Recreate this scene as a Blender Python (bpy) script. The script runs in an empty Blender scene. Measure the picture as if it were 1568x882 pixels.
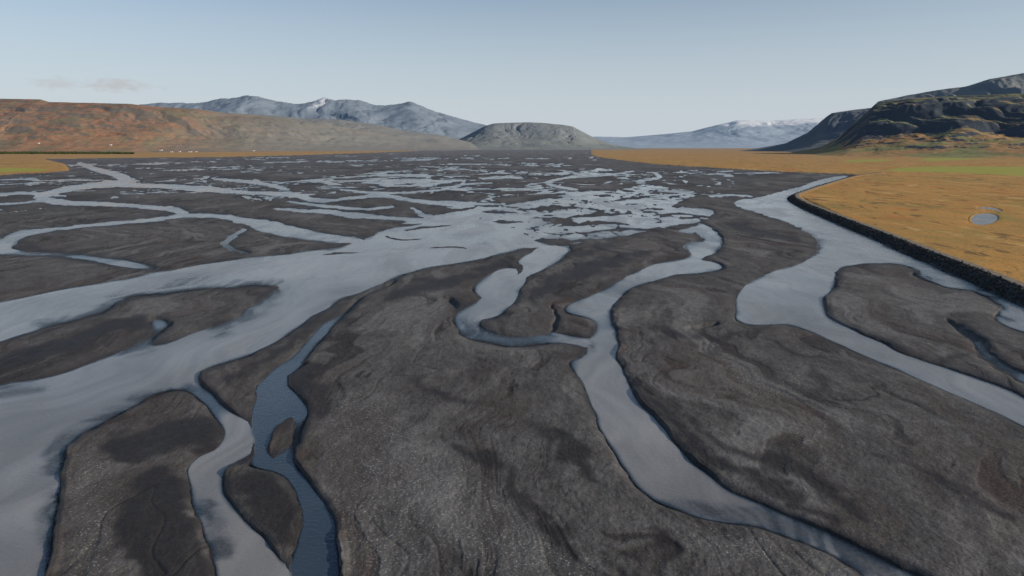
import bpy, math, random, bmesh
import numpy as np
from mathutils import Vector
random.seed(3); rng=np.random.default_rng(7)
scene=bpy.context.scene
# ---------------------------------------------------------------- image pixel frame and camera pose
H=60.0; F=1045.0; CU,CV=784.0,441.0
PITCH=math.atan(217/F); cp,sp=math.cos(PITCH),math.sin(PITCH)
def ground(u,v,z=0.0):
    """plan position (metres) of an image pixel projected from the camera onto the plain"""
    u=np.asarray(u,float); v=np.asarray(v,float)
    yc=(CV-v)/F; x=(u-CU)/F
    dy=cp+yc*sp; dz=-sp+yc*cp
    t=(z-H)/dz
    return x*t, dy*t, t
def at_dist(u,v,D):
    yc=(CV-v)/F; x=(u-CU)/F
    dy=cp+yc*sp; dz=-sp+yc*cp
    t=D/dy
    return x*t, D+0*t, H+dz*t
# ---------------------------------------------------------------- noise
perm=rng.permutation(512).astype(np.int64)
perm=np.concatenate([perm,perm])
ang=rng.random(512)*2*np.pi; gx,gy=np.cos(ang),np.sin(ang)
def pn(x,y,seed=0):
    x=x+seed*17.31; y=y-seed*9.77
    xi=np.floor(x).astype(np.int64); yi=np.floor(y).astype(np.int64)
    xf=x-xi; yf=y-yi
    uu=xf*xf*xf*(xf*(xf*6-15)+10); vv=yf*yf*yf*(yf*(yf*6-15)+10)
    def g(ix,iy,fx,fy):
        h=perm[(perm[ix&511]+iy)&511]
        return gx[h]*fx+gy[h]*fy
    a=g(xi,yi,xf,yf); b=g(xi+1,yi,xf-1,yf); c=g(xi,yi+1,xf,yf-1); d=g(xi+1,yi+1,xf-1,yf-1)
    return 1.5*((a+(b-a)*uu)*(1-vv)+(c+(d-c)*uu)*vv)
def fbm(x,y,o=4,seed=0,gain=0.5):
    r=0;a=1;s=0
    for i in range(o):
        r=r+a*pn(x*2**i,y*2**i,seed+i*3); s+=a; a*=gain
    return r/s
def ss(a,b,x):
    t=np.clip((x-a)/(b-a),0,1); return t*t*(3-2*t)
def saw(n):
    f=n-np.floor(n); return np.where(f<.7,f/.7,(1-f)/.3)
# ---------------------------------------------------------------- raster in image pixel coordinates
U0,U1,V0,V1=-420.0,2000.0,224.0,980.0
DU,DV=1.0,0.5
RW=int((U1-U0)/DU); RH=int((V1-V0)/DV)
ru=U0+(np.arange(RW)+.5)*DU; rv=V0+(np.arange(RH)+.5)*DV
def smooth(p,n=5,closed=True):
    p=np.array(p,float); N=len(p); out=[]
    rngN=N if closed else N-1
    for i in range(rngN):
        if closed: p0,p1,p2,p3=p[i-1],p[i],p[(i+1)%N],p[(i+2)%N]
        else: p0,p1,p2,p3=p[max(i-1,0)],p[i],p[i+1],p[min(i+2,N-1)]
        for k in range(n):
            t=k/n
            out.append(0.5*((2*p1)+(-p0+p2)*t+(2*p0-5*p1+4*p2-p3)*t*t+(-p0+3*p1-3*p2+p3)*t**3))
    if not closed: out.append(p[-1])
    return np.array(out)
def poly(R,pts,val=1.0,sm=True):
    P=smooth(pts) if sm else np.array(pts,float)
    Q=np.roll(P,-1,axis=0)
    j0=max(0,int((P[:,1].min()-V0)/DV)); j1=min(RH,int((P[:,1].max()-V0)/DV)+2)
    for j in range(j0,j1):
        v=rv[j]
        m=(P[:,1]<=v)!=(Q[:,1]<=v)
        if not m.any(): continue
        a=P[m];b=Q[m]
        xs=np.sort(a[:,0]+(v-a[:,1])*(b[:,0]-a[:,0])/(b[:,1]-a[:,1]))
        for k in range(0,len(xs)-1,2):
            i0=int(np.clip(np.ceil((xs[k]-U0)/DU-.5),0,RW)); i1=int(np.clip(np.ceil((xs[k+1]-U0)/DU-.5),0,RW))
            R[j,i0:i1]=val
def stroke(R,pts,val=1.0,asp=2.2):
    P=smooth(pts,5,False)
    for a,b in zip(P[:-1],P[1:]):
        w=max(a[2],b[2],.2)
        i0=int(max(0,(min(a[0],b[0])-w*asp-U0)/DU)); i1=int(min(RW,(max(a[0],b[0])+w*asp-U0)/DU+2))
        j0=int(max(0,(min(a[1],b[1])-w-V0)/DV)); j1=int(min(RH,(max(a[1],b[1])+w-V0)/DV+2))
        if i1<=i0 or j1<=j0: continue
        uu=(ru[i0:i1][None,:]-a[0])/asp; vv=rv[j0:j1][:,None]-a[1]
        dx=(b[0]-a[0])/asp; dy=b[1]-a[1]; L=dx*dx+dy*dy+1e-9
        t=np.clip((uu*dx+vv*dy)/L,0,1)
        d=np.hypot(uu-t*dx,vv-t*dy)
        R[j0:j1,i0:i1][d<(a[2]+(b[2]-a[2])*t)]=val
W=np.zeros((RH,RW),np.float32)
# main river
poly(W,[(-420,530),(-200,495),(0,462),(60,450),(130,437),(200,425),(260,413),(330,402),(400,393),(470,385),(520,378),(560,366),(590,351),(620,341),(680,328),(740,318),(800,310),(860,300),(920,294),(960,288),(1000,284),(1040,290),(1062,299),(1042,309),(1032,317),(1070,319),(1090,325),(1078,338),(1040,345),(1000,352),(960,360),(920,366),(880,374),(850,377),(820,379),(800,381),(770,389),(730,398),(690,405),(650,412),(610,424),(570,440),(530,457),(490,478),(460,500),(430,520),(400,536),(360,552),(325,562),(309,570),(308,582),(322,602),(350,628),(376,645),(388,665),(385,690),(365,705),(347,722),(345,750),(365,780),(400,815),(430,850),(450,885),(470,980),(-420,980)])
poly(W,[(425,438),(330,442),(250,450),(192,458),(165,476),(120,490),(60,505),(0,523),(-200,575),(-420,640),(-420,700),(-200,640),(0,588),(40,583),(90,574),(130,560),(170,545),(208,525),(233,507),(226,489),(246,487),(259,497),(246,514),(231,529),(262,524),(290,512),(322,500),(352,490),(385,468),(415,448)],0)
poly(W,[(95,712),(110,682),(150,655),(200,628),(240,606),(280,599),(308,615),(333,645),(342,668),(330,688),(300,704),(288,725),(290,760),(305,800),(320,840),(330,882),(345,980),(70,980),(80,850),(86,790)],0)
C=np.zeros_like(W)
clr=[(472,558),(446,566),(412,590),(392,615),(386,640),(392,690),(378,712),(430,728),(455,760),(465,800),(450,850),(450,882),(452,980),(535,980),(523,882),(515,820),(495,770),(470,735),(450,706),(455,680),(468,650),(471,625),(456,605),(440,590),(446,572)]
poly(W,clr); poly(C,clr)
st=[(606,431,1.5),(560,450,2.5),(530,474,4),(500,500,6),(482,520,7),(462,545,8),(430,572,10),(408,600,14)]
stroke(W,st,asp=1.3); stroke(C,st,asp=1.5)
poly(W,[(430,645),(447,640),(450,660),(432,692),(414,702),(412,675)],0)
poly(W,[(347,725),(380,719),(428,731),(448,762),(461,800),(452,840),(440,862),(402,822),(364,782),(348,752)],0)
# centre channel
poly(W,[(872,374),(864,395),(840,410),(815,420),(800,435),(791,455),(780,475),(765,486),(738,489),(732,498),(760,511),(800,515),(850,511),(890,517),(908,522),(900,531),(860,525),(820,529),(780,531),(740,523),(710,516),(698,500),(694,482),(715,471),(737,456),(724,441),(750,420),(788,400),(815,386),(835,376)])
stroke(W,[(700,470,2),(690,462,3),(684,458,1)])
stroke(W,[(845,470,1),(850,490,3),(846,508,3)],asp=1.2)
# right-centre channel
poly(W,[(1076,343),(1096,355),(1106,370),(1100,385),(1072,397),(1098,402),(1108,412),(1082,418),(1040,420),(1000,430),(965,445),(941,465),(935,485),(946,512),(944,545),(955,575),(975,610),(1005,645),(1040,685),(1080,720),(1105,742),(1150,765),(1220,795),(1300,830),(1370,865),(1420,890),(1560,980),(1400,980),(1330,892),(1280,856),(1220,828),(1160,808),(1100,800),(1050,788),(1000,765),(965,735),(940,700),(920,660),(905,620),(890,585),(874,560),(878,549),(896,540),(901,522),(915,502),(905,489),(870,480),(866,470),(895,456),(930,440),(960,424),(1000,405),(1038,398),(1060,390),(1046,379),(1056,370),(1078,370),(1068,360),(1042,355),(1050,346)])
# right river
poly(W,[(1300,270),(1250,285),(1222,296),(1208,304),(1222,317),(1275,341),(1335,366),(1400,396),(1470,425),(1568,470),(1700,535),(2000,690),(2000,880),(1750,745),(1568,655),(1500,622),(1430,590),(1360,560),(1300,535),(1250,511),(1200,498),(1150,499),(1128,490),(1124,470),(1130,450),(1150,430),(1190,413),(1230,401),(1250,382),(1246,362),(1210,343),(1170,328),(1130,316),(1130,308),(1170,301),(1220,287),(1265,273)])
poly(W,[(1278,420),(1300,407),(1350,402),(1400,411),(1440,430),(1490,446),(1531,470),(1520,485),(1540,500),(1580,514),(1700,568),(1850,660),(1700,680),(1568,607),(1500,581),(1440,562),(1380,540),(1320,511),(1270,486),(1262,460),(1278,440)],0)
stroke(W,[(1448,490,1.5),(1478,508,4),(1500,528,6),(1510,545,7),(1540,565,6),(1580,585,6),(1650,625,7)],asp=1.5)
stroke(W,[(1400,418,2),(1430,432,3),(1470,440,3)],asp=2)
stroke(W,[(1100,498,2),(1070,501,2),(1052,503,1)])
# upper left channels
for s in [
 [(-420,420,6),(-100,395,7),(0,376,7),(30,360,5),(90,350,2.2),(170,342,2.2),(240,336,2.5),(281,329,3),(262,320,3),(215,316,3),(150,312,3),(95,310,4),(58,303,4),(90,293,4),(130,286,4),(190,280,5),(185,270,4),(145,259,3),(122,250,2)],
 [(-100,398,3),(0,385,5),(30,388,3.5),(90,390,3),(140,396,3.5),(190,404,5),(233,411,3)],
 [(281,329,3),(340,332,3),(378,339,5),(405,346,8),(445,355,8),(500,364,6),(545,368,4)],
 [(372,352,2),(346,370,2.5),(352,381,2),(378,388,1.5)],
 [(190,283,4),(250,285,3),(320,290,4),(380,295,2.5),(450,298,3),(480,306,3),(520,306,2),(580,300,2.5),(640,308,2.5),(705,313,4),(760,316,4)],
 [(420,320,1),(500,325,3),(545,330,4),(600,334,2),(650,338,4)],
 [(440,308,1),(500,316,2),(560,320,1.5),(600,316,1.5)],
 [(632,318,1.5),(648,328,2.5),(665,334,3)],
 [(0,298,2.5),(40,296,2),(100,300,1.5)],[(-200,320,4),(0,312,1.5),(60,309,1.5)],
 [(640,352,2),(600,366,3),(570,372,4)],
 [(330,274,1.5),(400,281,2.5),(440,290,2)],[(520,290,1),(580,296,1.5),(650,293,1.2),(720,288,1)],
 [(880,290,2),(840,281,1.5),(870,272,1.5),(930,268,1.2),(970,262,1)],
 [(1010,290,3),(980,279,2),(1010,272,1.5),(1000,264,1)],
 [(1088,300,1.5),(1120,298,1.2),(1150,301,1.5)],[(960,318,3),(1010,308,3),(1060,301,2)],
 ]: stroke(W,s)
for s in [[(800,322,1),(850,318,2),(900,320,1)],[(870,333,1),(910,329,2.5),(965,327,1)],[(880,346,1),(920,340,3),(965,345,1)],[(1000,330,1),(1040,327,2),(1066,330,1)],
 [(620,352,1),(650,349,2),(690,345,1)],[(590,362,1),(615,368,1.5),(645,366,.6)],[(865,372,1),(895,368,2.5),(930,368,1)],[(760,410,1),(780,405,4),(796,410,2),(792,420,.8)],
 [(1045,370,1),(1060,365,2),(1066,357,1)],[(940,308,1),(965,304,2),(1000,300,1)],[(900,357,.8),(940,352,2),(985,349,.8)],[(655,380,1),(690,378,1.5),(720,381,.6)],
 [(490,390,.6),(520,387,1.4),(560,386,.6)],[(560,352,1),(610,346,2.2),(650,343,1)]]: stroke(W,s,0,asp=3)
POND=np.zeros_like(W)
poly(POND,[(1486,341),(1494,333),(1515,331),(1527,336),(1524,344),(1508,349),(1493,348)])
stroke(POND,[(1498,322,1.2),(1518,323,1.8),(1532,327,1.0)])
G=np.zeros_like(W)
poly(G,[(905,236),(912,240),(960,247),(1005,252),(1100,258),(1200,264),(1290,267),(1322,270),(1270,284),(1235,295),(1220,303),(1285,334),(1400,384),(1568,455),(1700,517),(2000,660),(2000,224),(905,224)],1,False)
poly(G,[(-420,224),(680,224),(640,231.5),(560,234.5),(460,238),(330,241),(200,242),(66,244),(100,252),(108,262),(60,266),(0,269),(-420,276)],1,False)
BRAID=np.zeros_like(W)
poly(BRAID,[(700,322),(800,308),(900,290),(1010,282),(1080,300),(1090,330),(1040,352),(900,374),(840,374),(780,345)])
D=np.zeros_like(W); PL=np.zeros_like(W); GR=np.zeros_like(W); SH=np.zeros_like(W)
for s in [[(0,560,9),(100,530,10),(190,500,8),(225,490,4)],[(455,560,12),(480,600,16),(500,640,6)],[(200,690,22),(300,660,22),(320,690,12)],[(250,740,22),(240,820,40),(280,880,30)],
 [(380,740,18),(420,780,22),(440,830,12)],[(600,455,8),(650,440,9),(700,430,8),(790,400,5)],[(810,460,6),(860,430,8),(940,400,6),(1000,385,4)],[(1120,345,5),(1180,360,6),(1230,370,4)],
 [(970,590,8),(1020,645,9),(1080,700,9),(1180,750,8),(1290,810,8)],[(700,690,4),(770,720,7),(800,770,5),(850,820,6),(880,860,8)],[(1000,600,3),(1060,650,4),(1120,690,5),(1200,720,6)],
 [(1180,480,3),(1270,500,2),(1340,520,3),(1400,545,3)],[(1010,500,3),(1080,520,3),(1180,505,3)],[(820,650,5),(880,700,9),(920,740,6)],[(40,380,4),(150,405,4),(180,412,3)],
 [(1000,815,6),(1040,850,7)],[(620,570,2),(660,600,3),(720,625,2)],[(480,320,3),(540,326,3),(590,322,2)],[(640,290,3),(700,296,3),(760,292,2)],[(1420,570,4),(1480,545,4)],[(860,390,4),(900,385,4),(960,372,3)],[(1340,700,3),(1420,730,4),(1560,800,6)],
 [(350,590,6),(400,560,5),(480,500,4),(560,460,3)],[(1180,700,8),(1240,740,9),(1330,800,7)],[(1240,570,5),(1262,600,3)],[(650,590,2),(700,615,3),(740,622,2)]]:
    stroke(D,s,1,asp=1.6)
for s in [[(545,470,6),(555,485,8)],[(640,720,30),(700,780,34),(780,840,36),(860,890,40)],[(960,535,6),(1010,530,6)],[(140,720,14),(130,800,20),(150,870,22)],[(1300,430,5),(1380,450,10),(1420,500,8)],
 [(560,640,40),(560,760,40),(600,860,30)],[(1120,570,16),(1180,600,14),(1250,570,10)],[(1280,690,14),(1220,660,8)],[(60,400,8),(130,420,6)],[(150,365,8),(280,355,8),(350,350,5)],[(1060,830,10),(1180,850,16),(1280,880,16)]]:
    stroke(PL,s,1,asp=1.6)
for s in [[(1370,262,2),(1450,261,4),(1600,266,7),(1900,285,12)],[(1420,246,2),(1560,238,4),(1800,236,5)],[(-300,262,5),(0,262,3),(70,262,1)],[(1300,248,1.5),(1360,246,1)],[(1280,238,1),(1380,236,1.6),(1480,240,1)]]: stroke(GR,s,1,asp=3)
for s in [[(10,600,12),(60,598,8),(20,625,6)],[(80,720,12),(90,680,14),(140,645,10),(230,608,8),(290,596,8)],[(80,760,8),(75,870,10)],[(330,510,10),(380,475,12),(420,450,8),(440,432,5)],[(60,500,5),(130,484,6),(190,458,5),(260,444,5),(420,436,5)],
 [(1010,775,12),(1090,780,12),(1180,798,10),(1300,845,12),(1400,900,14)],[(705,490,6),(760,520,8),(840,520,5)],[(885,545,8),(905,530,6)],[(320,770,6),(345,850,8)],[(1490,520,8),(1540,570,8)],[(320,420,4),(250,440,5)],[(200,535,8),(240,520,8),(260,500,5)],[(1240,380,5),(1260,370,5)],[(1500,450,6),(1540,490,8)]]:
    stroke(SH,s,1,asp=1.8)

def blurR(R,su,sv):
    for ax,s in ((1,su/DU),(0,sv/DV)):
        if s<.3: continue
        n=int(3*s)+1; k=np.exp(-.5*(np.arange(-n,n+1)/s)**2); k/=k.sum()
        o=np.zeros_like(R)
        pad=[(0,0),(0,0)]; pad[ax]=(n,n); Q=np.pad(R,pad,mode='edge')
        for i,w in enumerate(k):
            o+=w*(Q[:,i:i+RW] if ax==1 else Q[i:i+RH,:])
        R=o.astype(np.float32)
    return R
def samp(R,u,v):
    x=np.clip((u-U0)/DU-.5,0,RW-1.001); y=np.clip((v-V0)/DV-.5,0,RH-1.001)
    i=x.astype(int); j=y.astype(int); fx=x-i; fy=y-j
    return (R[j,i]*(1-fx)+R[j,i+1]*fx)*(1-fy)+(R[j+1,i]*(1-fx)+R[j+1,i+1]*fx)*fy
# ---------------------------------------------------------------- terrain lattice
vs=np.concatenate([[225.0,225.6,226.2,226.8,227.4],np.arange(228,300,.5),np.arange(300,420,.9),np.arange(420,960,1.4)])
us=np.arange(-400,1970,1.75)
NR,NC=len(vs),len(us)
UU,VV=np.meshgrid(us,vs)
X,Y,T=ground(UU,VV)
k=ss(226,300,VV)
wu=(fbm(X/9,Y/14,5,1,.6)*9+fbm(UU/60,VV/18,3,5)*5)*k; wv=(fbm(X/11,Y/16,5,2,.6)*2.4+fbm(UU/60,VV/16,3,6)*1.8)*k
WU,WV=UU+wu,VV+wv
m0=samp(blurR(W,1.1,.5),WU,WV)
bx=X+fbm(X/300,Y/400,4,11)*220; by=Y+fbm(X/300,Y/400,4,12)*220
r1=np.abs(fbm(bx/210,by/420,4,13,.6)); r2=np.abs(fbm(bx/90,by/160,4,14,.6)); r3=np.abs(fbm(bx/38,by/80,3,16,.6))
density=fbm(X/420,Y/700,3,15)
th1=(0.014+0.065*ss(-.15,.45,density))*ss(229.5,238,VV)*(1-ss(292,306,VV))
th2=(0.004+0.050*ss(-.1,.5,density))*ss(236,250,VV)*(1-ss(300,340,VV))
th3=(0.0+0.05*ss(-.05,.4,fbm(X/160,Y/260,2,17)))*ss(250,270,VV)*(1-ss(300,345,VV))
e=.012
far=np.maximum.reduce([ss(-e,e,th1-r1)*ss(.004,.012,th1),ss(-e,e,th2-r2)*ss(.004,.012,th2),ss(-e,e,th3-r3)*ss(.006,.015,th3)])
gm=samp(blurR(G,2.0,.6),UU+wu*.5,VV+wv*.3)
far=far*(1-ss(.05,.3,gm))*(1-ss(1080,1180,UU)*ss(262,272,VV))
br=samp(blurR(BRAID,8,2.5),WU,WV)
ri=fbm((X+fbm(X/40,Y/60,4,23)*36)/12,(Y+fbm(X/40,Y/60,4,24)*50)/40,5,21,.65)
isl=ss(-.02,.03,ri-.055+.10*(1-br))*ss(.15,.5,br)*ss(-.25,.1,fbm(X/70,Y/90,2,26)+.12)
m=np.maximum(m0,far); m=m*(1-isl)
m=m*(1-ss(.3,.6,gm))
pd=samp(blurR(POND,1.2,.5),UU,VV)
m=np.maximum(m,pd)
def gblur(A,sr,sc):
    for ax,s in ((0,sr),(1,sc)):
        n=int(3*s)+1; kk=np.exp(-.5*(np.arange(-n,n+1)/s)**2); kk/=kk.sum()
        pad=[(0,0),(0,0)]; pad[ax]=(n,n); Q=np.pad(A,pad,mode='edge'); o=np.zeros_like(A)
        for i,w in enumerate(kk): o+=w*(Q[i:i+NR,:] if ax==0 else Q[:,i:i+NC])
        A=o
    return A
b1=gblur(m,.7,.8); b4=gblur(m,4,6); b12=gblur(m,9,13)
gu=np.gradient(b4,axis=1)*6
ctv=ss(-.25,.2,fbm(X/14,Y/20,3,27))
cut=ss(.12,.85,-gu*1.6)*(.4+.6*ctv)
# flow-aligned coordinates: the fan opens downstream (towards the viewpoint)
FX0,FY0=70.0,640.0
rad=np.hypot(X-FX0,np.maximum(FY0-Y,20)); th=np.arctan2(X-FX0,np.maximum(FY0-Y,20))
nearf=ss(560,420,Y)
PX=th*rad.clip(300,700)*nearf+X*(1-nearf); PY=rad*nearf+(FY0-Y)*(1-nearf)
w1=fbm(X/50,Y/60,3,31)*24; w2=fbm(X/60,Y/70,3,32)*40
A1=PX+w1; A2=PY+w2
n1=fbm(A1/42,A2/150,2,33)
n2=fbm(A1/12,A2/60,3,38)
sw1=saw(n1*2.2+.10*n2+.3)
scn=fbm((PX+w1*1.2)/26,(PY+w2)/110,3,34)
scar=np.exp(-(scn/.014)**2)*ss(.0,.3,fbm(X/45,Y/70,2,35))
rill=np.exp(-(fbm((PX+w1*.6)/5,(PY+w2)/42,4,46,.6)/.035)**2)*ss(.0,.28,fbm(X/28,Y/42,2,47))
pn_=fbm((PX+w1*.9)/10,(PY+w2*.9)/58,6,43,.58)
patch=ss(.12,.19,pn_)*ss(-.2,.15,fbm(X/50,Y/60,2,49))
light=ss(.05,.3,fbm((PX+w1*.9)/17,(PY+w2)/90,5,48,.55))
streak=fbm((PX+w1*.5)/1.7,(PY+w2)/50,4,44,.62)*ss(-.05,.3,fbm(X/40,Y/60,2,45))
fine=fbm(X/5,Y/9,5,53,.65)
near=1-ss(400,1200,Y)
relief=.34+.10*sw1+.12*n2+.45*fbm(X/40,Y/60,3,36)-.18*scar*near-.08*rill*near-.14*patch*near+(.12*fbm(X/2.2,Y/3,3,37)+.08*fbm(X/.8,Y/1,2,39)+.05*streak+.10*fine)*(1-ss(120,450,Y))
relief=.10+np.maximum(relief,0)*.9
land=np.clip((.5-b1)*2,-1,1)
bank=.16+1.45*cut
zl=np.where(land>0,1-(1-land)**2,0)
edge=ss(.0,.5,.5-b4)
z=zl*(bank*(.35+.65*np.maximum(edge,cut))+relief*edge)
z=np.where(land<=0,-.9*(1-(1+land)**1.5)-.02,z)
gz=samp(blurR(G,6,1.2),UU,VV)
z=np.where(pd>.02,np.minimum(z,2.3),z)
field=ss(.2,.9,gz)
z=z+field*(2.2+.35*fbm(X/25,Y/40,4,41)+.8*fbm(X/120,Y/200,3,42)*ss(.9,1,gz))
z=np.where(pd>.02, 2.3+(.5-pd)*1.4, z)
wet=gblur(samp(blurR(D,4.5,2.2),WU+wu*2.5,WV+wv*3.5),1.,1.)*ss(-.45,.15,pn_+.25)
pale=samp(blurR(PL,16,9),WU,WV)*(.40+.60*ss(-.3,.3,n2+streak*.5+fine*.6))
green=samp(blurR(GR,10,1.2),UU+wu*3,VV+wv)
wetedge=np.clip(b4*1.9*(.35+.9*ss(-.3,.3,fbm(X/18,Y/30,3,28))),0,1)
tone=.36+.08*sw1+.24*fbm(A1/8,A2/34,5,51)+.22*streak+.28*fine-.28*scar-.20*rill-.34*patch+.34*light
tone=tone*near+(.45+.85*fbm(bx/60,by/140,4,52)-.2*patch)*(1-near)
# ---------------------------------------------------------------- mesh helper
def grid_mesh(name,V,nr,nc,attrs,keep=None,smoothf=True,flip=False):
    idx=np.arange(nr*nc).reshape(nr,nc)
    q=np.stack([idx[:-1,:-1],idx[:-1,1:],idx[1:,1:],idx[1:,:-1]],-1).reshape(-1,4)
    if flip: q=q[:,::-1]
    if keep is not None:
        q=q[keep.reshape(-1)]
        used=np.unique(q); mp=np.full(nr*nc,-1); mp[used]=np.arange(len(used)); q=mp[q]; V=V[used]; attrs={k_:a[used] for k_,a in attrs.items()}
    me=bpy.data.meshes.new(name)
    me.vertices.add(len(V)); me.vertices.foreach_set("co",V.astype(np.float32).ravel())
    me.loops.add(q.size); me.loops.foreach_set("vertex_index",q.astype(np.int32).ravel())
    me.polygons.add(len(q)); me.polygons.foreach_set("loop_start",np.arange(0,q.size,4,dtype=np.int32))
    me.update(calc_edges=True)
    me.polygons.foreach_set("use_smooth",np.full(len(q),smoothf))
    for k_,a in attrs.items():
        at=me.attributes.new(k_,'FLOAT','POINT'); at.data.foreach_set("value",a.astype(np.float32).ravel())
    me.update()
    ob=bpy.data.objects.new(name,me); scene.collection.objects.link(ob); return ob
def fl(a): return a.reshape(-1)
# ---------------------------------------------------------------- material DSL
class M:
    def __init__(s,name):
        s.m=bpy.data.materials.new(name); s.m.use_nodes=True; s.nt=s.m.node_tree; s.nt.nodes.clear()
        s.out=s.n('ShaderNodeOutputMaterial'); s.geo=s.n('ShaderNodeNewGeometry')
    def n(s,t,**k):
        x=s.nt.nodes.new(t)
        for a,b in k.items(): setattr(x,a,b)
        return x
    def l(s,a,b): s.nt.links.new(a,b)
    def inp(s,sock,v):
        if v is None: return
        if isinstance(v,bpy.types.NodeSocket): s.l(v,sock)
        elif isinstance(v,(tuple,list)) and len(v)==3 and sock.type=='RGBA': sock.default_value=(*v,1)
        else: sock.default_value=v
    def attr(s,name): return s.n('ShaderNodeAttribute',attribute_name=name).outputs['Fac']
    def math(s,op,a,b=0.0,c=None,clamp=False):
        x=s.n('ShaderNodeMath',operation=op,use_clamp=clamp); s.inp(x.inputs[0],a); s.inp(x.inputs[1],b)
        if c is not None: s.inp(x.inputs[2],c)
        return x.outputs[0]
    def mix(s,f,a,b,mode='MIX'):
        x=s.n('ShaderNodeMix',data_type='RGBA',blend_type=mode); s.inp(x.inputs[0],f); s.inp(x.inputs[6],a); s.inp(x.inputs[7],b); return x.outputs[2]
    def rng(s,x,a,b,c=0.0,d=1.0):
        r=s.n('ShaderNodeMapRange',interpolation_type='SMOOTHSTEP'); s.inp(r.inputs[0],x)
        for i,v in enumerate((a,b,c,d)): r.inputs[i+1].default_value=v
        return r.outputs[0]
    def noise(s,scale,detail=4,rough=.5,stretch=(1,1,1),dist=0.0,rot=0.0):
        mp=s.n('ShaderNodeMapping'); mp.inputs['Scale'].default_value=stretch; mp.inputs['Rotation'].default_value=(0,0,rot)
        s.l(s.geo.outputs['Position'],mp.inputs[0])
        x=s.n('ShaderNodeTexNoise'); s.l(mp.outputs[0],x.inputs['Vector']); x.inputs['Scale'].default_value=scale; x.inputs['Detail'].default_value=detail
        x.inputs['Roughness'].default_value=rough; x.inputs['Distortion'].default_value=dist; return x.outputs[0]
    def bsdf(s,col,rough=.9,spec=.3,bump=None,bd=1.0,bs=1.0,alpha=None):
        p=s.n('ShaderNodeBsdfPrincipled'); s.inp(p.inputs['Base Color'],col); s.inp(p.inputs['Roughness'],rough); s.inp(p.inputs['Specular IOR Level'],spec)
        if bump is not None:
            b=s.n('ShaderNodeBump'); s.inp(b.inputs['Strength'],bs); b.inputs['Distance'].default_value=bd; s.l(bump,b.inputs['Height']); s.l(b.outputs[0],p.inputs['Normal'])
        if alpha is not None: s.inp(p.inputs['Alpha'],alpha)
        s.l(p.outputs[0],s.out.inputs[0]); return p
def sand_material():
    a=M('river_gravel')
    tone_=a.attr('tone'); wet_=a.attr('wet'); pale_=a.attr('pale'); we=a.attr('wetedge'); haze=a.attr('haze'); bn=a.attr('brown')
    n2=a.noise(.7,5,.72,(1,.55,1),.4); n3=a.noise(2.4,3,.7)
    sand=a.mix(a.rng(tone_,-.1,1.0),(.034,.030,.029),(.175,.167,.158))
    sand=a.mix(a.rng(n2,.3,.7),a.mix(1,sand,(.72,.72,.72),'MULTIPLY'),a.mix(1,sand,(1.24,1.24,1.24),'MULTIPLY'))
    sand=a.mix(a.math('MULTIPLY',bn,.6),sand,(.072,.050,.042))
    grav=a.rng(n3,.56,.70)
    gm_=a.math('MULTIPLY',grav,a.math('ADD',a.math('MULTIPLY',pale_,.9),.20))
    sand=a.mix(gm_,sand,(.46,.45,.42))
    sand=a.mix(a.math('MULTIPLY',a.rng(n3,.46,.34),.45),sand,(.034,.031,.029))
    sand=a.mix(a.math('MULTIPLY',pale_,.25),sand,(.20,.195,.185))
    dark=a.math('MULTIPLY',wet_,a.rng(n2,.15,.6,.55,.95))
    sand=a.mix(dark,sand,(.026,.020,.017))
    sand=a.mix(a.math('MULTIPLY',we,.85),sand,(.030,.026,.025))
    col=a.mix(haze,sand,(.24,.25,.27))  # aerial perspective painted into the gravel colour
    bh=a.math('ADD',a.math('MULTIPLY',n2,.34),a.math('MULTIPLY',n3,.20))
    rough=a.math('SUBTRACT',.92,a.math('MULTIPLY',a.math('MAXIMUM',wet_,we),.35))
    a.bsdf(col,rough,.25,bh,1.0,.65)
    return a.m
def turf_material():
    a=M('autumn_turf'); haze=a.attr('haze'); green_=a.attr('green')
    g1=a.noise(.02,5,.62,(1,.7,1),.8); g2=a.noise(.35,4,.7)
    turf=a.mix(a.rng(g1,.35,.68),(.62,.32,.085),(.48,.28,.085))
    turf=a.mix(a.rng(g2,.3,.75,0,.65),turf,(.27,.16,.055))
    turf=a.mix(a.rng(a.noise(.008,5,.65,(1,.35,1),1.5),.53,.64,0,.7),turf,(.48,.19,.055))
    turf=a.mix(a.rng(a.noise(.012,5,.6,(1,.35,1),1.5),.52,.64,0,.75),turf,(.30,.23,.07))
    turf=a.mix(a.rng(a.noise(.016,6,.65,(1,.4,1),1.8),.55,.64,0,.6),turf,(.62,.40,.15))
    turf=a.mix(a.rng(a.noise(.03,6,.7,(1,.5,1),2.0),.56,.60,0,.75),turf,(.15,.10,.045))
    turf=a.mix(a.rng(green_,.05,.55,0,.9),turf,(.36,.36,.065))
    col=a.mix(a.math('MULTIPLY',haze,.7),turf,(.33,.29,.26))  # turf colour also carries painted aerial perspective
    a.bsdf(col,.95,.15,g2,1.0,.5)
    return a.m
SAND=sand_material(); TURF=turf_material()
haze=np.clip(1-np.exp(-np.maximum(Y-700,0)/13000),0,.8)  # distance weight for the aerial tint baked into ground colours
V=np.stack([fl(X),fl(Y),fl(z)],-1)
gr=ss(.35,.65,gm+.18*fbm(X/10,Y/15,3,61))
brown=ss(.05,.22,fbm(A1/24,A2/100,5,62,.55))*(.6+.4*patch)
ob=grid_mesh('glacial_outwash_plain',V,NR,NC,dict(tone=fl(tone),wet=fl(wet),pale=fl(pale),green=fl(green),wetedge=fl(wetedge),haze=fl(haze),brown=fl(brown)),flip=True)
ob.data.materials.append(SAND); ob.data.materials.append(TURF)
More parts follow.
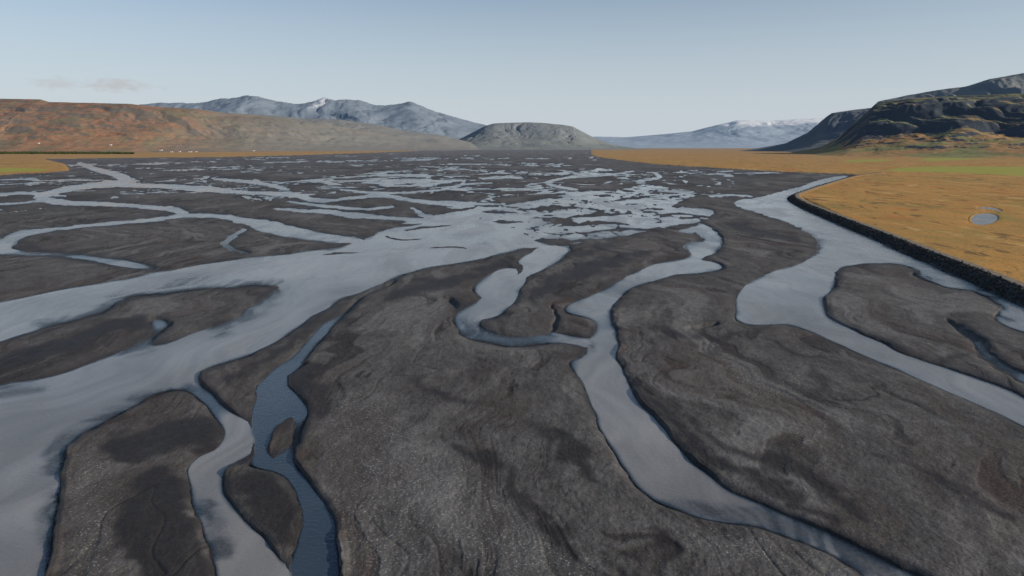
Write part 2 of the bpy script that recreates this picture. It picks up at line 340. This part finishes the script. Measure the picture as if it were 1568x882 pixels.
gf_=(gr[:-1,:-1]+gr[1:,1:])*.5>.5
ob.data.polygons.foreach_set("material_index",gf_.astype(np.int32).ravel())
xs=np.array([-60000,-20000,-6000,-1500,0,1500,6000,20000,60000.]); ys=np.array([-30000,-5000,-1000,0,400,2000,8000,20000,70000.])
bx_,by_=np.meshgrid(xs,ys); zz=np.full(bx_.shape,-1.6); zz[-1:]=-3
n_=bx_.size; o1=np.ones(n_)
base=grid_mesh('ground',np.stack([fl(bx_),fl(by_),fl(zz)],-1),9,9,dict(tone=o1*.5,haze=fl(np.clip(1-np.exp(-np.maximum(by_-600,0)/13000),0,.8))))
base.data.materials.append(SAND)
# ---------------------------------------------------------------- water
wm=M('silty_water')
silt_=wm.attr('silt'); dep=wm.attr('depth'); flow_sheen_=wm.attr('flow_sheen')
nn=wm.noise(.03,4,.55,(1,.35,1),1.0)
s1=wm.mix(wm.rng(flow_sheen_,.0,1.0),(.172,.163,.151),(.350,.335,.312))  # colour ramp also takes in the painted distance sheen
col=wm.mix(silt_,(.038,.056,.076),s1)
r1_=wm.noise(.9,3,.7,(1,1.6,1),.3); r2_=wm.noise(.12,3,.6,(1,.5,1),.5)
h=wm.math('ADD',wm.math('MULTIPLY',r1_,.16),wm.math('MULTIPLY',r2_,.16))
rr=wm.rng(nn,.4,.6,.08,.28)
stn=wm.noise(1.4,4,.75)
al=wm.rng(wm.math('ADD',dep,wm.math('MULTIPLY',wm.math('SUBTRACT',stn,.5),.7)),0,1,.06,1.0)
wm.bsdf(col,rr,.55,h,1.0,.6,alpha=al)
clr_=ss(.1,.6,gblur(samp(C,WU,WV),2,3))
shl=samp(blurR(SH,8,4),WU+wu*2,WV+wv*3)*(.45+.75*ss(-.3,.3,fbm(A1/5,A2/20,4,73)))
shn=ss(-.25,.25,fbm(X/22,Y/40,3,72))*.6
shn=np.clip(shn+shl,0,1.2)
silt=ss(.50,.60+.38*np.minimum(shn,1),b4)*ss(.40+.25*np.minimum(shn,1),.6+.38*np.minimum(shn,1),b12+.12)
silt=silt*(1-.45*np.clip(shl,0,1)*(1-ss(.93,1,b12)))
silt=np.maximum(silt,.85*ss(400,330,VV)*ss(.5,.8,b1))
silt=silt*(1-.97*clr_)
silt=np.clip(silt-.20*np.maximum(fbm(X/20,Y/60,3,71),0),0,1)
depth=ss(.42,.60+.30*np.minimum(shn,1),b4)
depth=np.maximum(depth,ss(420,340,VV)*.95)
depth=depth*(1-.45*np.clip(shl,0,1)*(1-ss(.9,1,b12)))
depth=depth+.4*ss(.9,1,depth)
flow_sheen=.38+.60*fbm((X+w1)/30,(Y+w2)/60,4,74)+.30*fbm(A1/4,A2/60,4,75)+.32*ss(480,360,VV)  # last term lightens farther water: sky reflection painted into its colour
water=(b1>.3)
kw=water[:-1,:-1]|water[1:,1:]|water[:-1,1:]|water[1:,:-1]
wz=np.where(gblur(pd,1,1.5)>.01,2.28,0.0)
wo=grid_mesh('glacial_river_water',np.stack([fl(X),fl(Y),fl(wz)],-1),NR,NC,dict(silt=fl(silt),depth=fl(depth),flow_sheen=fl(flow_sheen)),keep=kw,flip=True)
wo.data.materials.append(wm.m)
# ---------------------------------------------------------------- levee with riprap
lm=M('basalt_riprap'); c=lm.mix(lm.rng(lm.noise(.8,4,.7),.3,.7),(.018,.018,.019),(.10,.096,.09)); lm.bsdf(c,.9,.2,lm.noise(2,3,.7),.6,.9)
lt=M('gravel_track'); c=lt.mix(lt.rng(lt.noise(.5,5,.7),.3,.7),(.16,.135,.10),(.32,.27,.20)); lt.bsdf(c,.95,.2)
L=smooth([(1345,266.5,0),(1322,269.5,0),(1300,273,0),(1265,283,0),(1226,295.5,0),(1207,304,0),(1222,316,0),(1275,340,0),(1335,365,0),(1400,394,0),(1470,424,0),(1568,469,0),(1700,534,0),(1970,672,0)],8,False)
lx,ly,_=ground(L[:,0],L[:,1]); P=np.stack([lx,ly],-1)
dd=np.r_[0,np.cumsum(np.linalg.norm(np.diff(P,axis=0),axis=1))]; s_=np.arange(0,dd[-1],2.5)
P=np.stack([np.interp(s_,dd,P[:,0]),np.interp(s_,dd,P[:,1])],-1)
for _i in range(6): P[1:-1]=(P[:-2]+2*P[1:-1]+P[2:])/4
tg=np.gradient(P,axis=0); tg/=np.linalg.norm(tg,axis=1)[:,None]+1e-9
nrm=np.stack([-tg[:,1],tg[:,0]],-1)
if (nrm[-1]@np.array([1,1.]))<0: nrm=-nrm
prof=[(-2,-1.0),(0,.1),(2.5,1.7),(5,3.2),(6.5,4.1),(7,4.3),(11,4.35),(11.6,4.1),(16,2.2),(18,1.4)]
nP=len(P); LV=np.zeros((nP,len(prof),3))
for j,(o,zz_) in enumerate(prof):
    jit=fbm(s_/4,s_*0+j*3.3,3,81)*(.9 if j<5 else .15)
    LV[:,j,:2]=P+nrm*(o+jit)[:,None]; LV[:,j,2]=zz_+jit*.5*(0 if j in(6,) else 1)
lev=grid_mesh('riprap_levee',LV.reshape(-1,3),nP,len(prof),{},smoothf=False)
lev.data.materials.append(lm.m); lev.data.materials.append(lt.m)
mi=np.zeros(len(lev.data.polygons),np.int32).reshape(nP-1,len(prof)-1); mi[:,5:7]=1
gt=M('turf_slope'); c=gt.mix(gt.rng(gt.noise(.3,4,.7),.3,.7),(.14,.09,.045),(.48,.26,.075)); gt.bsdf(c,.95,.2)
lev.data.materials.append(gt.m); mi[:,7:]=2; lev.data.polygons.foreach_set("material_index",mi.ravel())
bm=bmesh.new(); bmesh.ops.create_icosphere(bm,subdivisions=1,radius=1); bv=np.array([v_.co[:] for v_ in bm.verts]); bf=np.array([[v_.index for v_ in f_.verts] for f_ in bm.faces]); bm.free()
nb=9000; ii=rng.integers(0,nP,nb); off=rng.uniform(-1.6,6.8,nb)
hz=np.interp(off,[-2,0,2.5,5,6.5,7],[-1,.1,1.7,3.2,4.1,4.2])
cen=np.stack([P[ii,0]+nrm[ii,0]*off+tg[ii,0]*rng.uniform(-1.2,1.2,nb),P[ii,1]+nrm[ii,1]*off+tg[ii,1]*rng.uniform(-1.2,1.2,nb),hz],-1)
sz=rng.uniform(.35,1.0,(nb,1,1))*rng.uniform(.6,1.2,(nb,1,3))
bvv=bv[None]*sz*(1+rng.uniform(-.25,.25,(nb,len(bv),1)))+cen[:,None]
bff=(bf[None]+(np.arange(nb)*len(bv))[:,None,None]).reshape(-1,3)
me=bpy.data.meshes.new('boulders'); me.from_pydata(bvv.reshape(-1,3).tolist(),[],bff.tolist()); me.materials.append(lm.m)
bo=bpy.data.objects.new('boulders',me); scene.collection.objects.link(bo); bo.parent=lev
# ---------------------------------------------------------------- mountains
def hill_mat(name,low,mid,cliff,haze_tint_col,hz,patch=None,strata=0.0,snow=None,nsc=.004,clr=(.55,.8),far_end=None,tex=.5):
    a=M(name); h_=a.attr('h'); st=a.attr('steep')
    n1=a.noise(nsc,6,.65,(1,1,1.5),.8); n2=a.noise(nsc*5,5,.7,(1,1,2))
    col=a.mix(a.rng(a.math('ADD',h_,a.math('MULTIPLY',a.math('SUBTRACT',n1,.5),.9)),.25,.75),low,mid)
    if patch: 
        for (c_,lo,hi,sc_) in patch: col=a.mix(a.rng(a.noise(sc_,5,.65,(1,.6,2),1.0),lo,hi,0,.85),col,c_)
    if far_end: col=a.mix(a.rng(a.math('ADD',a.attr('c'),a.math('MULTIPLY',a.math('SUBTRACT',n1,.5),.5)),far_end[0],far_end[1],0,.85),col,far_end[2])
    cl=a.rng(a.math('ADD',st,a.math('MULTIPLY',a.math('SUBTRACT',n2,.5),.6)),clr[0],clr[1])
    col=a.mix(cl,col,cliff)
    col=a.mix(a.rng(n2,.3,.7,0,tex),col,a.mix(1,col,(.5,.5,.5),'MULTIPLY'))
    if strata>0:
        sb=a.noise(.02,3,.6,(.05,.05,1.6)); col=a.mix(a.math('MULTIPLY',a.rng(sb,.4,.6),strata),col,a.mix(1,col,(.45,.45,.48),'MULTIPLY'))
    if snow is not None:
        sep=a.n('ShaderNodeSeparateXYZ'); a.l(a.geo.outputs['Position'],sep.inputs[0])
        sn=a.rng(a.math('ADD',h_,a.math('MULTIPLY',a.math('SUBTRACT',n2,.5),.35)),snow[0],snow[1])
        xr=a.math('MULTIPLY',a.rng(sep.outputs[0],snow[2],snow[2]+400),a.rng(sep.outputs[0],snow[3]-400,snow[3],1,0))
    if isinstance(hz,tuple):
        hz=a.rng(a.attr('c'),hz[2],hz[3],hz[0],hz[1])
    col=a.mix(hz,col,haze_tint_col)  # aerial perspective baked into slope albedo, no real mist in between
    if snow is not None: col=a.mix(a.math('MULTIPLY',a.math('MULTIPLY',sn,xr),.8),col,(.90,.91,.92))
    a.bsdf(col,.95,.1)
    return a.m
def mountain(name,pts,mat,prof,ncol=500,nrow=110,gully=.2,km=1.5,rough=.04,seed=0,crag=.01,spur=.1):
    """gully: depth of eroded valleys (share of height), km: spacing of spurs in km"""
    P_=np.array(pts,float)
    c_=np.linspace(0,len(P_)-1,ncol); ix=np.arange(len(P_))
    ip=lambda k_: np.interp(c_,ix,P_[:,k_])
    u,vt,Dt,uf,Df=[ip(i) for i in range(5)]
    kk=np.exp(-.5*(np.arange(-8,9)/3.5)**2); kk/=kk.sum(); vt=np.convolve(np.pad(vt,8,mode='edge'),kk,'valid')
    rx,ry,rz=at_dist(u,vt,Dt); fx,_,_=at_dist(uf,np.full_like(uf,230.),Df); fy=Df
    arc=np.r_[0,np.cumsum(np.hypot(np.diff(rx),np.diff(ry)))]; sc_=arc/1000.
    a_=np.r_[np.linspace(0,1,nrow),np.linspace(1,1.8,25)[1:]]; n=len(a_)
    A,S=np.meshgrid(a_,sc_,indexing='ij')
    Af=np.clip(A,0,1)
    pa=[p[0] for p in prof]; pb=[p[1] for p in prof]
    RX,FX,RY,FY,RZ,CC=[np.broadcast_to(q,A.shape) for q in (rx,fx,ry,fy,rz,np.linspace(0,1,ncol))]
    RZs=np.broadcast_to(np.convolve(np.pad(rz,40,mode='edge'),np.ones(81)/81,'valid'),A.shape)
    RZ=RZs+(RZ-RZs)*ss(.45,1,Af)
    XX=FX+(RX-FX)*A; YY=FY+(RY-FY)*A
    xk,yk=XX/1000/km,YY/1000/km
    wx=xk+.5*fbm(xk,yk,3,seed+1); wy=yk+.5*fbm(xk,yk,3,seed+2)
    rid=1-np.abs(fbm(wx,wy*.7,5,seed+4,.5))*3.2
    rid=np.clip(rid,0,1)
    env=np.clip(4*Af*(1-Af),0,1)**.6*(A<=1)
    sp_=fbm(xk*.8,yk*.5,4,seed+9)
    Ash=np.clip(Af+spur*1.6*sp_*env,0,1)
    hp=np.where(A<=1,np.interp(Ash,pa,pb),1-((A-1)/.8)**1.3*1.05)
    det=fbm(xk*5,yk*5,5,seed+6,.6)
    Z=-4+(RZ+4)*(hp-gully*rid*env*hp*.7+rough*det*env+crag*ss(.7,1,Af)*(A<=1.3)*fbm(xk*4,yk*4,5,seed+7,.6))
    dX=np.gradient(Z,axis=0); hor=np.hypot(np.gradient(XX,axis=0),np.gradient(YY,axis=0))+1e-6
    steep=np.abs(dX)/hor
    steep=steep/np.percentile(steep,97)
    o=grid_mesh(name,np.stack([fl(XX),fl(YY),fl(Z)],-1),n,ncol,dict(h=fl(hp),steep=fl(np.clip(steep,0,1)),c=fl(CC)))
    o.data.materials.append(mat); return o
HZ=(.37,.43,.49)  # shared distance tint painted into the slope colours
soft=[(0,0),(.08,.03),(.2,.10),(.35,.24),(.5,.42),(.65,.62),(.78,.79),(.88,.91),(.95,.975),(1,1)]
mesa=[(0,0),(.25,.12),(.5,.34),(.66,.55),(.72,.70),(.80,.80),(.88,.95),(1,1)]
orange=hill_mat('moss_heath_slope',(.38,.185,.075),(.30,.145,.07),(.14,.105,.07),HZ,(.14,.36,.5,.9),patch=[((.19,.165,.075),.48,.60,.0012),((.42,.17,.055),.53,.66,.0025),((.26,.22,.08),.55,.66,.004),((.11,.08,.055),.58,.64,.006)],strata=.3,clr=(.7,1.0),far_end=(.47,.72,(.22,.18,.105)))
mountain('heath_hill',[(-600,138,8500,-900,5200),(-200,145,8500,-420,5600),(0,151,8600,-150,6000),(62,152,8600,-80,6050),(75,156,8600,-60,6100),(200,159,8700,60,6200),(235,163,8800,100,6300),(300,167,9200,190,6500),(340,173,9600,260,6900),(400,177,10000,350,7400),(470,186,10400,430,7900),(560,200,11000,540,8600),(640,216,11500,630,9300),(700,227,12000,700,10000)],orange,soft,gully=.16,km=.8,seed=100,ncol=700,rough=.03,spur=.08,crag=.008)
olive=hill_mat('olive_ridge_slope',(.24,.19,.105),(.21,.17,.11),(.15,.13,.10),HZ,.38,patch=[((.15,.14,.08),.5,.65,.0015),((.24,.165,.09),.55,.7,.002)],strata=.2,clr=(.7,1.0),tex=.35)
mountain('olive_ridge',[(180,170,13500,180,10300),(300,166,13500,300,10300),(345,173,13500,345,10300),(420,177,13500,420,10300),(470,182,13500,470,10400),(520,183,13500,520,10400),(570,190,13600,570,10500),(620,200,13700,620,10600),(680,208,13800,680,10900),(720,218,13900,720,11200),(745,227,14000,745,11800)],olive,soft,gully=.18,km=1.3,seed=120,rough=.03,crag=.01)
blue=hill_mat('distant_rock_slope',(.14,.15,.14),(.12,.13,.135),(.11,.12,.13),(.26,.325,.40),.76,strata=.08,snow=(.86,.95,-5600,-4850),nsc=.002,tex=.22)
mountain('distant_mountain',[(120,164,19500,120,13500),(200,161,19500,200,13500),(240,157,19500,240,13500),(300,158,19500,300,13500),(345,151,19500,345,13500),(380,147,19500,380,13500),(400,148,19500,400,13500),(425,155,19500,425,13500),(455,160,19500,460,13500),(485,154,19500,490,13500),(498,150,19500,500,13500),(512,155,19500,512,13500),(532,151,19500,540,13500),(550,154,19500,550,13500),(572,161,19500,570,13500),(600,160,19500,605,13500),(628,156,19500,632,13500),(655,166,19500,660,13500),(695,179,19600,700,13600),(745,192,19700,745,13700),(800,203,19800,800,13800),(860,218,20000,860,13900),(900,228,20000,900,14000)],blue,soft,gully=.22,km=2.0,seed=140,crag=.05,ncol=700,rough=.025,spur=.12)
tab=hill_mat('table_mountain_slope',(.19,.18,.105),(.17,.16,.105),(.13,.13,.115),HZ,.42,patch=[((.13,.13,.075),.5,.65,.0015)],strata=.25,tex=.3)
mountain('table_mountain',[(650,229,15500,630,12500),(690,219,15500,680,12500),(708,211,15400,700,12300),(725,202,15300,722,12200),(742,193,15200,745,12200),(756,189,15200,760,12200),(780,188,15200,785,12200),(810,187,15200,815,12200),(840,189,15200,845,12200),(862,191,15200,865,12200),(878,194,15200,880,12200),(893,202,15300,905,12300),(912,212,15400,930,12400),(940,222,15500,960,12500),(990,229,15600,1000,12600)],tab,mesa,gully=.25,km=1.0,seed=160,spur=.08,rough=.03,crag=.012)
pale_=hill_mat('glacier_range_slope',(.22,.25,.28),(.22,.25,.28),(.20,.23,.27),(.40,.49,.58),.84,snow=(.76,.90,8600,17000),nsc=.0015,tex=.2)
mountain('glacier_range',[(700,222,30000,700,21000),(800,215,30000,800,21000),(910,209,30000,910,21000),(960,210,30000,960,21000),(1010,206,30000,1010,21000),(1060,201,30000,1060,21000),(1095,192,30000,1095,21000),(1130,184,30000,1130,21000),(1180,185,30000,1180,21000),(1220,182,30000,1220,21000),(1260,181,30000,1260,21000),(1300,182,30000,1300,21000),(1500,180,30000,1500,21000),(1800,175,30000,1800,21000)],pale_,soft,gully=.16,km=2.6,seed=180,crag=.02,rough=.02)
rb=hill_mat('basalt_upland_slope',(.19,.17,.10),(.19,.18,.13),(.10,.105,.105),HZ,.36,patch=[((.24,.18,.09),.52,.66,.002)],strata=.3,tex=.35)
mountain('upland_mountain',[(1290,200,9500,1270,7500),(1320,178,9300,1300,7400),(1345,155,9200,1325,7200),(1400,144,9000,1380,7000),(1440,137,8800,1420,6800),(1480,132,8600,1460,6600),(1515,121,8400,1500,6500),(1568,112,8200,1550,6400),(1660,103,8000,1650,6200),(1800,98,7800,1800,6000),(2050,95,7600,2000,6000)],rb,soft,gully=.2,km=.8,seed=200,rough=.03)
rc=hill_mat('shade_tinted_cliff_slope',(.10,.095,.07),(.065,.075,.082),(.045,.056,.068),HZ,.30,patch=[((.16,.11,.06),.55,.68,.002)],strata=.3,tex=.35)  # slope colours darkened toward blue to paint in this face's shade
mountain('valley_cliff',[(1150,229,9800,1120,8800),(1205,219,9300,1170,8000),(1240,203,8900,1200,7300),(1268,180,8600,1215,6800),(1280,172,8400,1225,6500),(1310,168,8200,1250,6200),(1335,165,8000,1290,6000),(1400,163,7800,1360,5800),(1500,160,7500,1480,5600)],rc,mesa,gully=.2,km=.7,seed=220,spur=.08,rough=.025)
rf=hill_mat('basalt_cliff_slope',(.46,.25,.065),(.20,.17,.07),(.036,.044,.054),HZ,.14,patch=[((.42,.20,.05),.48,.60,.004),((.24,.25,.065),.46,.56,.003)],strata=.25,clr=(.34,.54),tex=.35)  # basalt cliff colour deepened so the face's shade is painted in
mesa2=[(0,0),(.12,.04),(.3,.13),(.44,.26),(.54,.40),(.60,.54),(.68,.62),(.78,.86),(.86,.95),(1,1)]
mountain('basalt_mountain',[(1225,231,6600,1195,5600),(1262,224,6300,1225,5000),(1290,209,6000,1245,4500),(1318,183,5800,1262,4200),(1345,157,5600,1285,3950),(1400,150,5400,1350,3700),(1470,147,5150,1430,3450),(1568,143,4900,1540,3200),(1700,136,4600,1680,3000),(1900,128,4300,1900,2800),(2100,120,4100,2100,2700)],rf,mesa2,gully=.20,km=.55,seed=240,ncol=900,nrow=180,rough=.02,spur=.10)
# ---------------------------------------------------------------- tree belt + farm
def blobs(name,cx,cy,cz,sx,mat):
    nb=len(cx); sz=sx[:,None,None]*rng.uniform(.7,1.3,(nb,1,3)); vv_=bv[None]*sz*(1+rng.uniform(-.35,.35,(nb,len(bv),1)))+np.stack([cx,cy,cz],-1)[:,None]
    ff=(bf[None]+(np.arange(nb)*len(bv))[:,None,None]).reshape(-1,3)
    me=bpy.data.meshes.new(name); me.from_pydata(vv_.reshape(-1,3).tolist(),[],ff.tolist()); me.materials.append(mat)
    o=bpy.data.objects.new(name,me); scene.collection.objects.link(o); return o
tm=M('conifer_foliage'); c=tm.mix(tm.rng(tm.noise(.05,4,.7),.3,.7),(.03,.045,.02),(.07,.08,.03)); tm.bsdf(c,.95,.1)
n=3200; tu=rng.uniform(-60,205,n); tv=236.6-rng.random(n)*3.2*np.clip(1-(tu-60)/190,.2,1)
tx,ty,_=ground(tu,tv); blobs('tree_belt',tx,ty,rng.uniform(3,11,n),rng.uniform(3.5,7,n),tm.m)
wmat=M('painted_wall'); wmat.bsdf((.75,.74,.70),.7,.3)
rmat=M('metal_roof'); rmat.bsdf((.30,.12,.10),.5,.4)
gmat=M('dark_glazing'); gmat.bsdf((.03,.04,.05),.2,.5)
bpy.context.view_layer.update()
heath=bpy.data.objects['heath_hill']
def box(name,c,s,mat,parent):
    b=bmesh.new(); bmesh.ops.create_cube(b,size=1)
    for v_ in b.verts: v_.co=Vector((v_.co.x*s[0]+c[0],v_.co.y*s[1]+c[1],v_.co.z*s[2]+c[2]))
    me=bpy.data.meshes.new(name); b.to_mesh(me); b.free(); me.materials.append(mat); o=bpy.data.objects.new(name,me); scene.collection.objects.link(o); o.parent=parent
def farm(u,D_,w,dp,h_):
    x,y,_=at_dist(u,229.,D_)
    hit,loc,_,_=heath.ray_cast(Vector((x,y,3000)),Vector((0,0,-1)))
    zb=loc.z if hit else 2.0
    e=bpy.data.objects.new('farmhouse',None); scene.collection.objects.link(e); e.location=(x,y,max(zb,1)-1)
    box('walls',(0,0,h_/2),(w,dp,h_),wmat.m,e)
    b=bmesh.new(); q=[b.verts.new(p_) for p_ in [(-w/2-.5,-dp/2-.6,h_+.01),(w/2+.5,-dp/2-.6,h_+.01),(w/2+.5,dp/2+.6,h_+.01),(-w/2-.5,dp/2+.6,h_+.01),(-w/2-.5,0,h_+dp*.45),(w/2+.5,0,h_+dp*.45)]]
    for f_ in [(0,1,5,4),(2,3,4,5),(1,2,5),(3,0,4),(3,2,1,0)]: b.faces.new([q[i_] for i_ in f_])
    me=bpy.data.meshes.new('roof'); b.to_mesh(me); b.free(); me.materials.append(rmat.m); o=bpy.data.objects.new('roof',me); scene.collection.objects.link(o); o.parent=e
    for i_ in range(4): box('window_%d'%(i_+1),(-w/2+w*(i_+.7)/5,-dp/2-.02,h_*.55),(w*.08,.1,h_*.25),gmat.m,e)
    box('door',(w*.38,-dp/2-.02,h_*.25+1),(1.6,.12,h_*.5),gmat.m,e)
for u,D_,w in [(170,6900,22),(246,7000,30),(262,6950,24),(275,7050,18),(291,6950,34),(300,7000,20),(388,7800,26),(60,6800,22)]: farm(u,D_,w,13,10)
# ---------------------------------------------------------------- light
EL=math.radians(23); AZ=math.radians(-20)
sv=Vector((math.cos(EL)*math.cos(AZ),math.cos(EL)*math.sin(AZ),math.sin(EL)))
sd=bpy.data.lights.new('sun','SUN'); sd.energy=3.7; sd.angle=math.radians(.6); sd.color=(1,.885,.73)
so=bpy.data.objects.new('sun',sd); scene.collection.objects.link(so); so.rotation_euler=(-sv).to_track_quat('-Z','Y').to_euler(); so.location=(0,0,500)
w=bpy.data.worlds.new('World'); scene.world=w; w.use_nodes=True; nt=w.node_tree
bg=nt.nodes['Background']; sky=nt.nodes.new('ShaderNodeTexSky'); sky.sky_type='NISHITA'; sky.sun_disc=False
sky.sun_elevation=EL; sky.sun_rotation=math.radians(110); sky.altitude=100; sky.air_density=1.0; sky.dust_density=.6; sky.ozone_density=2.0
def N(t,**k):
    x=nt.nodes.new(t)
    for a,b in k.items(): setattr(x,a,b)
    return x
def MT(op,a,b=None,c=None):
    x=N('ShaderNodeMath',operation=op)
    for i,v in enumerate((a,b,c)):
        if v is None: continue
        if isinstance(v,bpy.types.NodeSocket): nt.links.new(v,x.inputs[i])
        else: x.inputs[i].default_value=v
    return x.outputs[0]
tc=N('ShaderNodeTexCoord'); sep=N('ShaderNodeSeparateXYZ'); nt.links.new(tc.outputs['Generated'],sep.inputs[0])
hzf=N('ShaderNodeMapRange',interpolation_type='SMOOTHSTEP'); nt.links.new(sep.outputs['Z'],hzf.inputs[0])
hzf.inputs[1].default_value=-.02; hzf.inputs[2].default_value=.32; hzf.inputs[3].default_value=.92; hzf.inputs[4].default_value=0
mx=N('ShaderNodeMix',data_type='RGBA'); nt.links.new(hzf.outputs[0],mx.inputs[0]); nt.links.new(sky.outputs[0],mx.inputs[6]); mx.inputs[7].default_value=(5.5,6.1,6.8,1)
az=MT('ARCTAN2',sep.outputs['X'],sep.outputs['Y'])
cn=N('ShaderNodeTexNoise'); cmp_=N('ShaderNodeMapping'); cmp_.inputs['Scale'].default_value=(60,60,170); nt.links.new(tc.outputs['Generated'],cmp_.inputs[0]); nt.links.new(cmp_.outputs[0],cn.inputs['Vector']); cn.inputs['Scale'].default_value=1; cn.inputs['Detail'].default_value=6
def cl(u,v,ru_,rv_):
    x,y,z_=at_dist(u,v,1000.); z_-=H; n=math.sqrt(x*x+y*y+z_*z_); a0=math.atan2(x,y); z0=z_/n
    dx=MT('DIVIDE',MT('SUBTRACT',az,a0),ru_/F); dz=MT('DIVIDE',MT('SUBTRACT',sep.outputs['Z'],z0),rv_/F)
    r=MT('SQRT',MT('ADD',MT('MULTIPLY',dx,dx),MT('MULTIPLY',dz,dz)))
    q=MT('SUBTRACT',MT('MULTIPLY_ADD',cn.outputs[0],2.2,-.35),r)
    m_=N('ShaderNodeMapRange',interpolation_type='SMOOTHSTEP'); nt.links.new(q,m_.inputs[0]); m_.inputs[1].default_value=-.15; m_.inputs[2].default_value=.65; return m_.outputs[0]
ca=cl(178,131,54,12); cb=MT('MULTIPLY',cl(85,128,36,10),.65)
cc=MT('MULTIPLY',MT('MAXIMUM',ca,cb),.75)
m2=N('ShaderNodeMix',data_type='RGBA'); nt.links.new(cc,m2.inputs[0]); nt.links.new(mx.outputs[2],m2.inputs[6]); m2.inputs[7].default_value=(4.9,4.95,5.1,1)
nt.links.new(m2.outputs[2],bg.inputs[0]); bg.inputs[1].default_value=.102
cd=bpy.data.cameras.new('camera'); cam=bpy.data.objects.new('camera',cd); scene.collection.objects.link(cam); scene.camera=cam
cam.location=(0,0,H); cam.rotation_euler=(math.pi/2-PITCH,0,0); cd.sensor_width=36; cd.lens=36*F/1568; cd.clip_end=150000; cd.clip_start=1
scene.view_settings.view_transform='Standard'; scene.view_settings.look='None'; scene.view_settings.exposure=0
